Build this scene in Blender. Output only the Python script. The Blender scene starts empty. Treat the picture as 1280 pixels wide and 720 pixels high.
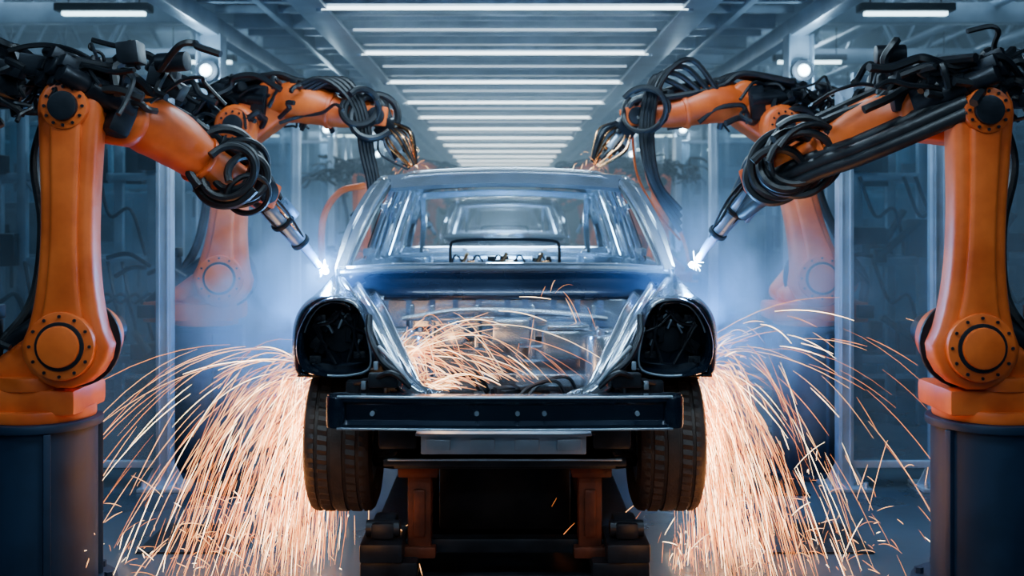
import bpy,bmesh,math,random
from mathutils import Vector,Matrix
V=Vector
F=1400.0;HC=1.6
def P(px,py,Y): return V(((px-631)*Y/F,Y,HC-(py-270)*Y/F))
scene=bpy.context.scene
COL=scene.collection
# ---------------------------------------------------------------- materials
def mat(name,c,metal=0.0,rough=0.5,c2=None,scale=6,bump=0.0,rvar=0.12,emit=None,es=0,coat=0,stretch=None):
    m=bpy.data.materials.new(name);m.use_nodes=True
    nt=m.node_tree;b=nt.nodes['Principled BSDF']
    tc=nt.nodes.new('ShaderNodeTexCoord');mp=nt.nodes.new('ShaderNodeMapping')
    nt.links.new(tc.outputs['Object'],mp.inputs['Vector'])
    if stretch: mp.inputs['Scale'].default_value=stretch
    n=nt.nodes.new('ShaderNodeTexNoise');n.inputs['Scale'].default_value=scale;n.inputs['Detail'].default_value=5
    nt.links.new(mp.outputs[0],n.inputs['Vector'])
    r=nt.nodes.new('ShaderNodeValToRGB')
    c2=c2 or tuple(x*0.6 for x in c)
    r.color_ramp.elements[0].position=.35;r.color_ramp.elements[1].position=.62
    r.color_ramp.elements[0].color=(*c2,1);r.color_ramp.elements[1].color=(*c,1)
    nt.links.new(n.outputs['Fac'],r.inputs[0]);nt.links.new(r.outputs[0],b.inputs['Base Color'])
    mr=nt.nodes.new('ShaderNodeMapRange');mr.inputs['To Min'].default_value=max(0.03,rough-rvar);mr.inputs['To Max'].default_value=min(1,rough+rvar)
    nt.links.new(n.outputs['Fac'],mr.inputs[0]);nt.links.new(mr.outputs[0],b.inputs['Roughness'])
    b.inputs['Metallic'].default_value=metal
    if coat: b.inputs['Coat Weight'].default_value=coat
    if bump:
        bp=nt.nodes.new('ShaderNodeBump');bp.inputs['Strength'].default_value=bump;bp.inputs['Distance'].default_value=.01
        n2=nt.nodes.new('ShaderNodeTexNoise');n2.inputs['Scale'].default_value=scale*5
        nt.links.new(mp.outputs[0],n2.inputs['Vector'])
        nt.links.new(n2.outputs['Fac'],bp.inputs['Height']);nt.links.new(bp.outputs[0],b.inputs['Normal'])
    if emit:
        b.inputs['Emission Color'].default_value=(*emit,1);b.inputs['Emission Strength'].default_value=es
    return m
M={}
M['orange']=mat('orange_paint',(.88,.15,.020),0,.42,(.62,.085,.012),5,.05)
M['navy']=mat('navy_paint',(.008,.026,.060),.2,.5,(.004,.014,.034),4,.05)
M['black']=mat('black_rubber',(.010,.012,.015),0,.42,(.005,.006,.009),9,.1)
M['dark']=mat('dark_casting',(.022,.027,.036),.5,.4,(.011,.013,.018),8,.1)
M['steel']=mat('galvanised_steel',(.40,.50,.60),.75,.38,(.26,.34,.42),7,.04)
M['post']=mat('fence_aluminium',(.50,.64,.78),.5,.35,(.36,.48,.60),5,.03)
M['body']=mat('body_sheet_steel',(.58,.69,.82),.85,.22,(.46,.57,.70),4,.03,rvar=.06)
M['polish']=mat('polished_panel',(.80,.89,.98),.92,.13,(.70,.80,.92),3,.02,rvar=.05)
M['primer']=mat('dark_primer_panel',(.010,.020,.038),.6,.24,(.006,.012,.024),4,.02,coat=.5)
M['cowl']=mat('navy_cowl_panel',(.010,.024,.056),.5,.28,(.007,.016,.038),3,.0,coat=.3)
M['tyre']=mat('tyre_rubber',(.045,.026,.018),0,.6,(.022,.014,.011),20,.2)  # warm tint in the rubber colour stands in for spark light
M['rust']=mat('worn_skid_iron',(.20,.05,.022),.5,.5,(.06,.022,.015),8,.2)
M['copper']=mat('copper_parts',(.85,.42,.2),1,.25,(.6,.28,.12),12)
M['torch']=mat('torch_alloy',(.42,.62,.88),.6,.3,(.24,.4,.6),10)
M['concrete']=mat('floor_concrete',(.060,.095,.13),.0,.30,(.028,.045,.065),1.3,.12,rvar=.18)
M['wall']=mat('wall_cladding',(.035,.052,.07),0,.6,(.016,.026,.038),.6)
M['cab']=mat('cabinet_grey',(.24,.30,.35),.1,.5,(.12,.16,.20),2)
M['beam']=mat('painted_beam',(.30,.38,.46),.4,.35,(.18,.24,.30),3,.05)
M['tube']=mat('tube_lamp',(1,1,1),0,.5,(1,1,1),1,emit=(.70,.90,1),es=6)
M['hbay']=mat('bay_lamp',(1,1,1),0,.5,(1,1,1),1,emit=(.55,.86,1),es=6)
M['arc']=mat('welding_arc',(1,1,1),0,.5,(1,1,1),1,emit=(.40,.70,1),es=220)
M['sparkA']=mat('spark_hot',(1,.6,.3),0,.5,(1,.6,.3),1,emit=(1,.40,.12),es=5.5)
M['sparkB']=mat('spark_warm',(1,.4,.1),0,.5,(1,.4,.1),1,emit=(1,.27,.055),es=2.4)
M['sparkC']=mat('spark_white',(1,.8,.6),0,.5,(1,.8,.6),1,emit=(1,.64,.34),es=15)
def glassmat():
    m=bpy.data.materials.new('polycarbonate_sheet');m.use_nodes=True;nt=m.node_tree
    nt.nodes.clear();o=nt.nodes.new('ShaderNodeOutputMaterial')
    t=nt.nodes.new('ShaderNodeBsdfTransparent');t.inputs[0].default_value=(.80,.90,.95,1)
    g=nt.nodes.new('ShaderNodeBsdfGlossy');g.inputs['Roughness'].default_value=.08;g.inputs[0].default_value=(.7,.85,1,1)
    d=nt.nodes.new('ShaderNodeBsdfDiffuse');d.inputs[0].default_value=(.40,.54,.64,1)
    n=nt.nodes.new('ShaderNodeTexNoise');n.inputs['Scale'].default_value=1.8;n.inputs['Detail'].default_value=6
    mr=nt.nodes.new('ShaderNodeMapRange');mr.inputs['From Min'].default_value=.35;mr.inputs['From Max'].default_value=.7;mr.inputs['To Min'].default_value=.0;mr.inputs['To Max'].default_value=.28
    nt.links.new(n.outputs['Fac'],mr.inputs[0])
    a=nt.nodes.new('ShaderNodeMixShader');b=nt.nodes.new('ShaderNodeMixShader');a.inputs[0].default_value=.14
    nt.links.new(t.outputs[0],a.inputs[1]);nt.links.new(g.outputs[0],a.inputs[2])
    nt.links.new(mr.outputs[0],b.inputs[0]);nt.links.new(a.outputs[0],b.inputs[1]);nt.links.new(d.outputs[0],b.inputs[2])
    nt.links.new(b.outputs[0],o.inputs[0]);return m
M['poly']=glassmat()
# ---------------------------------------------------------------- mesh helpers
def mark(bm,ang=38):
    bmesh.ops.recalc_face_normals(bm,faces=bm.faces)
    for f in bm.faces:f.smooth=True
    a=math.radians(ang)
    for e in bm.edges:
        if len(e.link_faces)==2:
            try:
                if e.calc_face_angle()>a:e.smooth=False
            except: pass
def finish(bm,name,m,parent=None,solid=0,ang=38,collec=None):
    mark(bm,ang)
    me=bpy.data.meshes.new(name);bm.to_mesh(me);bm.free()
    me.materials.append(M[m] if isinstance(m,str) else m)
    ob=bpy.data.objects.new(name,me);COL.objects.link(ob)
    if parent:
        ob.parent=parent;ob.matrix_parent_inverse=Matrix.Translation(-parent.location)
    if solid:
        md=ob.modifiers.new('thick','SOLIDIFY');md.thickness=solid;md.offset=0
    return ob
def empty(name,loc):
    e=bpy.data.objects.new(name,None);e.location=loc;e.empty_display_size=.2;COL.objects.link(e);return e
def merge(bm,t):
    me=bpy.data.meshes.new('tmp');t.to_mesh(me);t.free();bm.from_mesh(me);bpy.data.meshes.remove(me)
def bevsharp(t,w,seg=2,ang=30):
    if w<=0:return
    bmesh.ops.recalc_face_normals(t,faces=t.faces)
    es=[e for e in t.edges if len(e.link_faces)==2 and e.calc_face_angle()>math.radians(ang)]
    if es:bmesh.ops.bevel(t,geom=es,offset=w,segments=seg,profile=.6,affect='EDGES',clamp_overlap=True)
def box(bm,c,size,bev=.01,rot=None):
    t=bmesh.new();bmesh.ops.create_cube(t,size=1)
    mx=Matrix.Translation(V(c))@(rot.to_4x4() if rot else Matrix.Identity(4))@Matrix.Diagonal((*size,1))
    bmesh.ops.transform(t,matrix=mx,verts=t.verts);bevsharp(t,bev);merge(bm,t)
def box2(bm,a,b,bev=.01):
    a=V(a);b=V(b);box(bm,(a+b)/2,[abs(b[i]-a[i]) for i in range(3)],bev)
def cyl(bm,p,q,r1,r2=None,seg=24,bev=0):
    p=V(p);q=V(q);r2=r1 if r2 is None else r2;d=q-p
    t=bmesh.new();bmesh.ops.create_cone(t,cap_ends=True,segments=seg,radius1=r1,radius2=r2,depth=d.length)
    mx=Matrix.Translation((p+q)/2)@d.to_track_quat('Z','Y').to_matrix().to_4x4()
    bmesh.ops.transform(t,matrix=mx,verts=t.verts);bevsharp(t,bev,2,50);merge(bm,t)
def ball(bm,c,r,sc=(1,1,1)):
    t=bmesh.new();bmesh.ops.create_uvsphere(t,u_segments=20,v_segments=12,radius=r)
    bmesh.ops.transform(t,matrix=Matrix.Translation(V(c))@Matrix.Diagonal((*sc,1)),verts=t.verts);merge(bm,t)
def cat(pts,n=6):
    pts=[V(p) for p in pts]
    if len(pts)<3:return pts
    e=[2*pts[0]-pts[1]]+pts+[2*pts[-1]-pts[-2]];o=[]
    for i in range(1,len(e)-2):
        a,b,c,d=e[i-1:i+3]
        for k in range(n):
            t=k/n;o.append(.5*((2*b)+(c-a)*t+(2*a-5*b+4*c-d)*t*t+(3*b-a-3*c+d)*t**3))
    o.append(pts[-1]);return o
def tube(bm,pts,r,seg=8,n=6):
    pp=cat(pts,n) if n else [V(p) for p in pts];N=len(pp)
    rr=r if callable(r) else (lambda t:r)
    if isinstance(r,(list,tuple)):
        def rr(t,r=r):
            x=t*(len(r)-1);i=min(int(x),len(r)-2);f=x-i;return r[i]*(1-f)+r[i+1]*f
    u=None;rings=[]
    for i,p in enumerate(pp):
        t=(pp[min(i+1,N-1)]-pp[max(i-1,0)])
        if t.length<1e-9:t=V((0,0,1))
        t.normalize()
        if u is None:
            u=t.orthogonal().normalized()
        u=(u-t*u.dot(t))
        if u.length<1e-6:u=t.orthogonal()
        u.normalize();w=t.cross(u);R=rr(i/(N-1))
        rings.append([bm.verts.new(p+(u*math.cos(a)+w*math.sin(a))*R) for a in [2*math.pi*k/seg for k in range(seg)]])
    for a,b in zip(rings,rings[1:]):
        for k in range(seg):bm.faces.new((a[k],a[(k+1)%seg],b[(k+1)%seg],b[k]))
    bm.faces.new(rings[0][::-1]);bm.faces.new(rings[-1])
def sweep(bm,pts,sec,up=(0,0,1),n=6,sc=None):
    """sweep closed 2-D section (a=sideways,b=up) along path"""
    pp=cat(pts,n);N=len(pp);up=V(up);rings=[]
    for i,p in enumerate(pp):
        t=(pp[min(i+1,N-1)]-pp[max(i-1,0)]).normalized()
        u=(up-t*up.dot(t)).normalized();w=t.cross(u)
        s=1 if sc is None else sc[0]+(sc[1]-sc[0])*i/(N-1)
        rings.append([bm.verts.new(p+w*a*s+u*b*s) for a,b in sec])
    K=len(sec)
    for a,b in zip(rings,rings[1:]):
        for k in range(K):bm.faces.new((a[k],a[(k+1)%K],b[(k+1)%K],b[k]))
    bm.faces.new(rings[0][::-1]);bm.faces.new(rings[-1])
def rsec(w,h,c=.3):
    w/=2;h/=2;k=min(w,h)*c
    return [(-w+k,-h),(w-k,-h),(w,-h+k),(w,h-k),(w-k,h),(-w+k,h),(-w,h-k),(-w,-h+k)]
def grid(bm,rows):
    vs=[[bm.verts.new(V(p)) for p in r] for r in rows]
    for a,b in zip(vs,vs[1:]):
        for k in range(len(a)-1):bm.faces.new((a[k],a[k+1],b[k+1],b[k]))
def loftclosed(bm,rings,cap=True):
    vs=[[bm.verts.new(V(p)) for p in r] for r in rings];K=len(vs[0])
    for a,b in zip(vs,vs[1:]):
        for k in range(K):bm.faces.new((a[k],a[(k+1)%K],b[(k+1)%K],b[k]))
    if cap:
        bm.faces.new(vs[0][::-1]);bm.faces.new(vs[-1])
def prism(bm,outline,y0,y1,bev=.015,seg=3):
    """extrude an XZ outline between y0 and y1"""
    t=bmesh.new();a=[t.verts.new((x,y0,z)) for x,z in outline];b=[t.verts.new((x,y1,z)) for x,z in outline]
    K=len(a)
    t.faces.new(a);t.faces.new(b[::-1])
    for k in range(K):t.faces.new((a[k],b[k],b[(k+1)%K],a[(k+1)%K]))
    bmesh.ops.recalc_face_normals(t,faces=t.faces)
    if bev:
        es=[e for e in t.edges if abs(e.verts[0].co.y-e.verts[1].co.y)<1e-6]
        bmesh.ops.bevel(t,geom=es,offset=bev,segments=seg,profile=.5,affect='EDGES',clamp_overlap=True)
    merge(bm,t)
def dogbone(p,q,r1,r2,wm,n=14):
    p=V((p[0],p[1]));q=V((q[0],q[1]));d=(q-p);L=d.length;d/=L;s=V((-d.y,d.x));o=[]
    # right side p->q
    for k in range(n+1):
        t=k/n;w=(r1*(1-t)+r2*t);b=math.sin(math.pi*t)**.7 if 0<t<1 else 0
        hw=w*(1-b)+wm*b;o.append(p+d*(L*t)-s*hw)
    for k in range(1,9):
        a=math.pi*k/9;o.append(q-s*r2*math.cos(a)+d*r2*math.sin(a))
    for k in range(n,-1,-1):
        t=k/n;w=(r1*(1-t)+r2*t);b=math.sin(math.pi*t)**.7 if 0<t<1 else 0
        hw=w*(1-b)+wm*b;o.append(p+d*(L*t)+s*hw)
    for k in range(1,9):
        a=math.pi*k/9;o.append(p+s*r1*math.cos(a)-d*r1*math.sin(a))
    return [(v.x,v.y) for v in o]
def hull(circ,n=20):
    pts=[(x+r*math.cos(2*math.pi*k/n),z+r*math.sin(2*math.pi*k/n)) for x,z,r in circ for k in range(n)]
    pts=sorted(set((round(a,5),round(b,5)) for a,b in pts))
    def cr(o,a,b):return (a[0]-o[0])*(b[1]-o[1])-(a[1]-o[1])*(b[0]-o[0])
    lo=[]
    for p in pts:
        while len(lo)>1 and cr(lo[-2],lo[-1],p)<=0:lo.pop()
        lo.append(p)
    up=[]
    for p in reversed(pts):
        while len(up)>1 and cr(up[-2],up[-1],p)<=0:up.pop()
        up.append(p)
    return lo[:-1]+up[:-1]
# ---------------------------------------------------------------- robot
def robot(ped,pr,pz,sh,el,fs,wr,tip,s,seed,kind):
    rg=random.Random(seed);Y0=ped[1]
    E=empty('industrial_robot_arm',(ped[0],ped[1],0))
    px,py=ped
    bm=bmesh.new()
    cyl(bm,(px,py,.0),(px,py,.035),pr*1.35,bev=.008,seg=40)
    cyl(bm,(px,py,.03),(px,py,pz-.03),pr,seg=40)
    cyl(bm,(px,py,pz-.035),(px,py,pz),pr*1.1,bev=.008,seg=40)
    for k in range(10):
        a=2*math.pi*k/10+.2;x=px+pr*1.2*math.cos(a);y=py+pr*1.2*math.sin(a)
        cyl(bm,(x,y,.03),(x,y,.06),.02,seg=6)
    for a in (0,1.57,3.14,4.71):
        x=px+pr*1.03*math.cos(a+.5);y=py+pr*1.03*math.sin(a+.5)
        box(bm,(x,y,pz/2),(.03,.03,pz*.9),.005,Matrix.Rotation(a+.5,3,'Z'))
    finish(bm,'pedestal','navy',E)
    bm=bmesh.new()
    cyl(bm,(px,py,pz),(px,py,pz+.05),pr*.98,bev=.01,seg=36)
    box2(bm,(px-.24,py-.19,pz+.03),(px+.22,py+.19,pz+.14),.025)
    box2(bm,(px-s*.36,py-.13,pz+.02),(px-s*.1,py+.13,pz+.15),.02)
    cyl(bm,(px,py,pz+.13),(px,py,pz+.19),pr*.86,bev=.012,seg=36)
    # rotating column
    o=hull([(px-s*.12,pz+.20,.06),(px+s*.14,pz+.20,.06),(sh.x-s*.02,sh.z,.145),(sh.x-s*.22,sh.z-.04,.09)])
    prism(bm,o,Y0-.02,Y0+.14,.03)
    o=hull([(px-s*.16,pz+.19,.04),(px+s*.14,pz+.19,.04),(sh.x-s*.05,sh.z-.02,.12)])
    prism(bm,o,Y0-.15,Y0+.02,.03)
    cyl(bm,(sh.x-s*.02,Y0-.10,sh.z),(sh.x-s*.02,Y0+.16,sh.z),.14,bev=.02,seg=36)
    finish(bm,'rotating_column','orange',E)
    # lower link
    bm=bmesh.new()
    prism(bm,dogbone((sh.x,sh.z),(el.x,el.z),.18,.128,.108),Y0-.24,Y0-.10,.035,4)
    prism(bm,dogbone((sh.x,sh.z+.12),(el.x,el.z-.06),.085,.065,.055),Y0-.262,Y0-.22,.018,3)
    cyl(bm,(sh.x,Y0-.275,sh.z),(sh.x,Y0-.22,sh.z),.14,bev=.012,seg=36)
    cyl(bm,(sh.x,Y0-.300,sh.z),(sh.x,Y0-.27,sh.z),.085,bev=.01,seg=30)
    cyl(bm,(el.x,Y0-.27,el.z),(el.x,Y0-.22,el.z),.095,bev=.01,seg=30)
    finish(bm,'lower_link','orange',E)
    bm=bmesh.new()
    cyl(bm,(sh.x,Y0-.283,sh.z),(sh.x,Y0-.27,sh.z),.100,bev=.004,seg=30)
    # recessed seal ring between link and column, seen as a dark crescent
    cyl(bm,(sh.x,Y0-.105,sh.z),(sh.x,Y0-.085,sh.z),.19,bev=.004,seg=36)
    cyl(bm,(el.x,Y0-.29,el.z),(el.x,Y0-.26,el.z),.06,bev=.008,seg=30)
    for c,R,yy in ((sh,.122,Y0-.275),(el,.078,Y0-.27)):
        for k in range(12):
            a=2*math.pi*k/12;x=c.x+R*math.cos(a);z=c.z+R*math.sin(a)
            cyl(bm,(x,yy-.006,z),(x,yy+.01,z),.007,seg=6)
    # axis motors
    cyl(bm,(sh.x-s*.04,Y0+.15,sh.z),(sh.x-s*.04,Y0+.42,sh.z),.085,bev=.012)
    cyl(bm,(px-s*.2,Y0-.05,pz+.14),(px-s*.2,Y0-.05,pz+.42),.06,bev=.01)
    box(bm,(px-s*.2,Y0-.05,pz+.45),(.11,.11,.06),.01)
    box(bm,(px-s*.33,Y0-.14,pz+.09),(.1,.06,.08),.008)
    # counterbalance spring cylinder
    cyl(bm,(sh.x-s*.30,Y0-.02,sh.z-.02),(sh.x-s*.05,Y0-.02,sh.z+.14),.055,bev=.008)
    finish(bm,'drive_covers_and_motors','dark',E)
    # elbow housing + forearm
    fd=(wr-fs).normalized();back=-fd
    bm=bmesh.new()
    o=hull([(el.x,el.z,.125),(fs.x,fs.z,.115),(fs.x-s*.02,fs.z+.05,.1)])
    prism(bm,o,Y0-.10,Y0+.14,.03)
    L=(wr-fs).length
    a0=fs-fd*.05
    tube(bm,[a0,fs+fd*L*.15+V((0,0,.03)),fs+fd*L*.35+V((0,0,.03)),fs+fd*L*.6,fs+fd*L*.8,wr-fd*.05],[.10,.13,.125,.095,.08,.078],seg=18,n=5)
    cyl(bm,fs+fd*L*.52+V((0,0,.006)),fs+fd*L*.56+V((0,0,.003)),.118,.112,seg=28,bev=.008)
    cyl(bm,wr-fd*.12,wr-fd*.05,.095,.09,seg=28,bev=.012)
    # wrist fork
    side=fd.cross(V((0,0,1))).normalized()
    for q in (-1,1):
        box(bm,wr+side*q*.065-fd*.0,(.14,.03,.12),.02,fd.to_track_quat('X','Z').to_matrix())
    finish(bm,'forearm','orange',E)
    bm=bmesh.new()
    cyl(bm,wr-side*.095,wr+side*.095,.055,bev=.008)
    tq=fd.to_track_quat('X','Z').to_matrix()
    for q,zz in ((-.09,0.02),(0,.06),(.09,.02),(0,-.05)):
        b0=a0+side*q+V((0,0,zz))
        cyl(bm,b0+fd*.02,b0+back*.20,.052,bev=.008);cyl(bm,b0+back*.19,b0+back*.32,.043,bev=.008)
        box(bm,b0+back*.28+V((0,0,.05)),(.07,.05,.05),.006,tq)
    box(bm,a0+back*.02,(.10,.26,.22),.02,tq)
    # valve block and terminal boxes above elbow
    for k in range(22):
        c=el+V((-s*rg.uniform(-.35,.48),rg.uniform(-.12,.2),rg.uniform(.06,.26)))
        if k%3==0:cyl(bm,c,c+V((rg.uniform(-.14,.14),rg.uniform(-.05,.05),rg.uniform(-.04,.06))),rg.uniform(.03,.05),bev=.006,seg=16)
        else:box(bm,c,(rg.uniform(.06,.16),rg.uniform(.05,.12),rg.uniform(.05,.10)),.01,Matrix.Rotation(rg.uniform(-.5,.5),3,'Y'))
    # clamps along forearm
    for t in (.2,.42,.68):
        c=fs+fd*L*t+V((0,0,.15-.04*t));box(bm,c,(.05,.12,.06),.01,tq)
    finish(bm,'wrist_and_arm_motors','dark',E)
    # hoses
    bm=bmesh.new()
    for q in (-.075,-.04,0,.035):
        pts=[a0+back*.25+side*q*2+V((0,0,.1)),fs+side*q+V((0,0,.19))]+[fs+fd*L*t+side*q+V((0,0,.165-.05*t-.03*(q<-.06)+rg.uniform(-.01,.02))) for t in (.2,.42,.68)]
        pts+=[wr+V((0,0,.10))+side*q,wr+(tip-wr)*.2+V((0,0,.09))+side*q*.6,wr+(tip-wr)*.45+V((0,0,.03))+side*q*.3]
        tube(bm,pts,.021,seg=8,n=5)
    if s<0 and kind=='mig':
        # corrugated sheath wrapping the lower face of the forearm
        for q,dz in ((-.10,0),(-.06,.03),(.0,0),(-.10,-.045)):
            tube(bm,[a0+back*.1+V((0,q-.05,-.02+dz)),fs+fd*L*.2+V((0,q-.09,-.03+dz)),fs+fd*L*.45+V((0,q-.07,-.035+dz)),fs+fd*L*.7+V((0,q-.05,-.03+dz)),wr+V((0,q-.03,-.05+dz)),wr+(tip-wr)*.3+V((0,q*.5,-.05))],.032,seg=10,n=6)
    # loops round wrist
    for k in range(7 if kind=='mig' else 3):
        c=wr-fd*rg.uniform(.02,.24)+V((rg.uniform(-.02,.02),0,rg.uniform(-.02,.05)))
        R=rg.uniform(.10,.165);ax=V((rg.uniform(-.3,.3)+.3*fd.x,-1,rg.uniform(-.3,.3))).normalized()
        u=ax.orthogonal().normalized();w=ax.cross(u);a0_=rg.uniform(0,6)
        tube(bm,[c+V((0,-.04,0))+(u*math.cos(a)*R+w*math.sin(a)*R*.9)+ax*(.02*a-.05) for a in [a0_+j*.45 for j in range(15)]],rg.choice([.014,.018,.022]),seg=8,n=3)
    # tangle behind / above elbow
    for k in range(60):
        A=el+V((-s*rg.uniform(-.4,.5),rg.uniform(-.25,.25),rg.uniform(-.02,.22)))
        B=A+V((rg.uniform(-.45,.45),rg.uniform(-.2,.2),rg.uniform(-.14,.12)))
        mid=(A+B)/2+V((rg.uniform(-.08,.08),rg.uniform(-.08,.08),rg.uniform(.0,.12)))
        tube(bm,[A,(A+mid)/2+V((rg.uniform(-.04,.04),rg.uniform(-.06,.06),rg.uniform(0,.06))),mid,(B+mid)/2+V((rg.uniform(-.04,.04),0,rg.uniform(-.03,.05))),B],rg.choice([.008,.011,.015,.019]),seg=6,n=5)
    # umbilical down the link to the base
    for q in (0,.045):
        tube(bm,[el+V((-s*.2,.1+q,.05)),el+V((-s*.27,.1+q,-.2)),(el+sh)/2+V((-s*.21,.05+q,0)),sh+V((-s*.22,.0+q,.18)),sh+V((-s*.33,-.05+q,0)),V((px-s*.34,Y0-.1+q,pz+.14))],.022,seg=8,n=6)
    for k in range(7 if kind=='mig' else 3):
        A=V((px-s*rg.uniform(.0,.3),Y0-rg.uniform(.15,.3),pz+rg.uniform(.22,.42)));B=A+V((-s*rg.uniform(.1,.3),rg.uniform(-.05,.1),rg.uniform(-.12,.05)))
        tube(bm,[A,(A+B)/2+V((0,0,rg.uniform(.02,.08))),B],.014,seg=6)
    finish(bm,'hose_dress_pack','black',E)
    # tool
    td=(tip-wr).normalized();TL=(tip-wr).length;ts=td.cross(V((0,1,0))).normalized()
    bm=bmesh.new();b2=bmesh.new();b3=bmesh.new()
    if kind=='mig':
        cyl(b2,wr,wr+td*TL*.16,.06,.055,bev=.008)
        cyl(bm,wr+td*TL*.15,wr+td*TL*.36,.056,.05,bev=.01)
        cyl(b2,wr+td*TL*.35,wr+td*TL*.39,.062,bev=.006)
        cyl(bm,wr+td*TL*.38,wr+td*TL*.62,.046,.04,bev=.008)
        cyl(b2,wr+td*TL*.62,wr+td*TL*.66,.048,bev=.005)
        tube(bm,[wr+td*TL*.64,wr+td*TL*.8,wr+td*TL*.93+V((s*.0,0,-.012))],[.028,.022,.018],seg=14,n=4)
        cyl(b3,wr+td*TL*.86,wr+td*TL*.965,.019,.012)
        box(bm,wr+td*TL*.3+ts*.06,(.12,.03,.05),.006,td.to_track_quat('X','Z').to_matrix())
        for k in range(5):
            off=ts*rg.uniform(-.06,.06)+V((0,-.04,0))
            tube(b3 if k==0 else b2,[wr+off,wr+td*TL*.3+off*1.2,wr+td*TL*.55+off*.8,wr+td*TL*.72+off*.3],.006,seg=6)
    else:
        cyl(b2,wr,wr+td*.07,.06,bev=.008)
        c=wr+td*.1
        box(b2,c,(.09,.1,.13),.012,td.to_track_quat('X','Z').to_matrix())
        for q in (-1,1):
            pts=[c+ts*q*.03,c+ts*q*.06+td*TL*.3,c+ts*q*.05+td*TL*.5,tip+ts*q*.02-td*.03]
            tube(bm,pts,[.02,.018,.014,.010],seg=10)
            cyl(b3,tip+ts*q*.024-td*.05,tip+ts*q*.008-td*.0,.013,.007,seg=12)
        cyl(bm,c+td*.02,c+td*.17,.03,bev=.005)
        for k in range(16):
            off=ts*rg.uniform(-.11,.11)+V((0,rg.uniform(-.08,.03),0))
            tube(b3 if k%2 else b2,[c+off*.6,c+td*TL*.25+off*1.1,c+td*TL*.5+off*.8,c+td*TL*.75+off*.3],.007,seg=6)
        for k in range(8):
            q=c+td*TL*rg.uniform(.1,.5)+ts*rg.uniform(-.07,.07)
            cyl(b3 if k%2 else b2,q,q+td*.06,.02,seg=12,bev=.003)
    finish(bm,'weld_gun_body','torch' if kind=='mig' else 'steel',E)
    finish(b2,'weld_gun_mount','dark',E);finish(b3,'weld_gun_electrode','copper',E)
    return E
RB=[]
def mk(Y,ped,pz,sh,el,fs,wr,wY,tip,tY,s,seed,kind,pr):
    pp=P(ped,300,Y)
    RB.append(robot((pp.x,Y),pr,P(0,pz,Y).z,P(*sh,Y),P(*el,Y),P(*fs,Y+.0),P(*wr,wY),P(*tip,tY),s,seed,kind))
mk(4.8,50,520,(106,424),(110,140),(158,150),(322,240),5.3,(404,336),5.6,1,3,'mig',.235)
mk(4.8,1236,520,(1194,426),(1202,145),(1150,142),(952,222),5.3,(868,328),5.6,-1,8,'mig',.235)
mk(7.0,258,405,(288,345),(304,160),(345,132),(474,146),6.9,(516,208),6.8,1,21,'spot',.2)
mk(7.0,1006,405,(1012,345),(968,160),(925,132),(792,146),6.9,(744,206),6.8,-1,34,'spot',.2)
# ---------------------------------------------------------------- car body
CE=empty('car_body_shell',(0,5,0))
def S(f,name,m,solid=0,ang=38):
    bm=bmesh.new();f(bm);return finish(bm,name,m,CE,solid,ang)
def roof(bm):
    rows=[]
    for j in range(15):
        v=j/14;Y=6.30+v*2.05;hw=.672-.03*v
        zc=1.872+.02*math.sin(math.pi*v)-(.03 if j==0 else 0)-.05*max(0,v-.8)/.2
        r=[]
        for i in range(21):
            u=-1+2*i/20;x=u*hw;z=zc-.035*abs(u)**2.2-(.045*max(0,abs(u)-.85)/.15)
            Yf=Y+(.05*u*u if j<3 else 0)
            r.append((x,Yf,z))
        rows.append(r)
    grid(bm,rows)
S(roof,'roof_panel','body',.012)
def header(bm):
    sweep(bm,[(x,6.31+.05*(x/.66)**2,1.815-.03*(x/.66)**2) for x in (-.66,-.4,0,.4,.66)],[(-.04,-.045),(.02,-.05),(.035,-.03),(.0,.045),(-.03,.05)],n=5)
    sweep(bm,[(x,8.25,1.77-.03*(x/.66)**2) for x in (-.62,-.3,0,.3,.62)],rsec(.06,.05),n=5)
    for Y in (6.65,6.95,7.25,7.6,7.95):sweep(bm,[(x,Y,1.85-.06*(x/.66)**2) for x in (-.64,-.3,0,.3,.64)],rsec(.07,.03),n=4)
S(header,'roof_cross_rails','polish')
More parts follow.
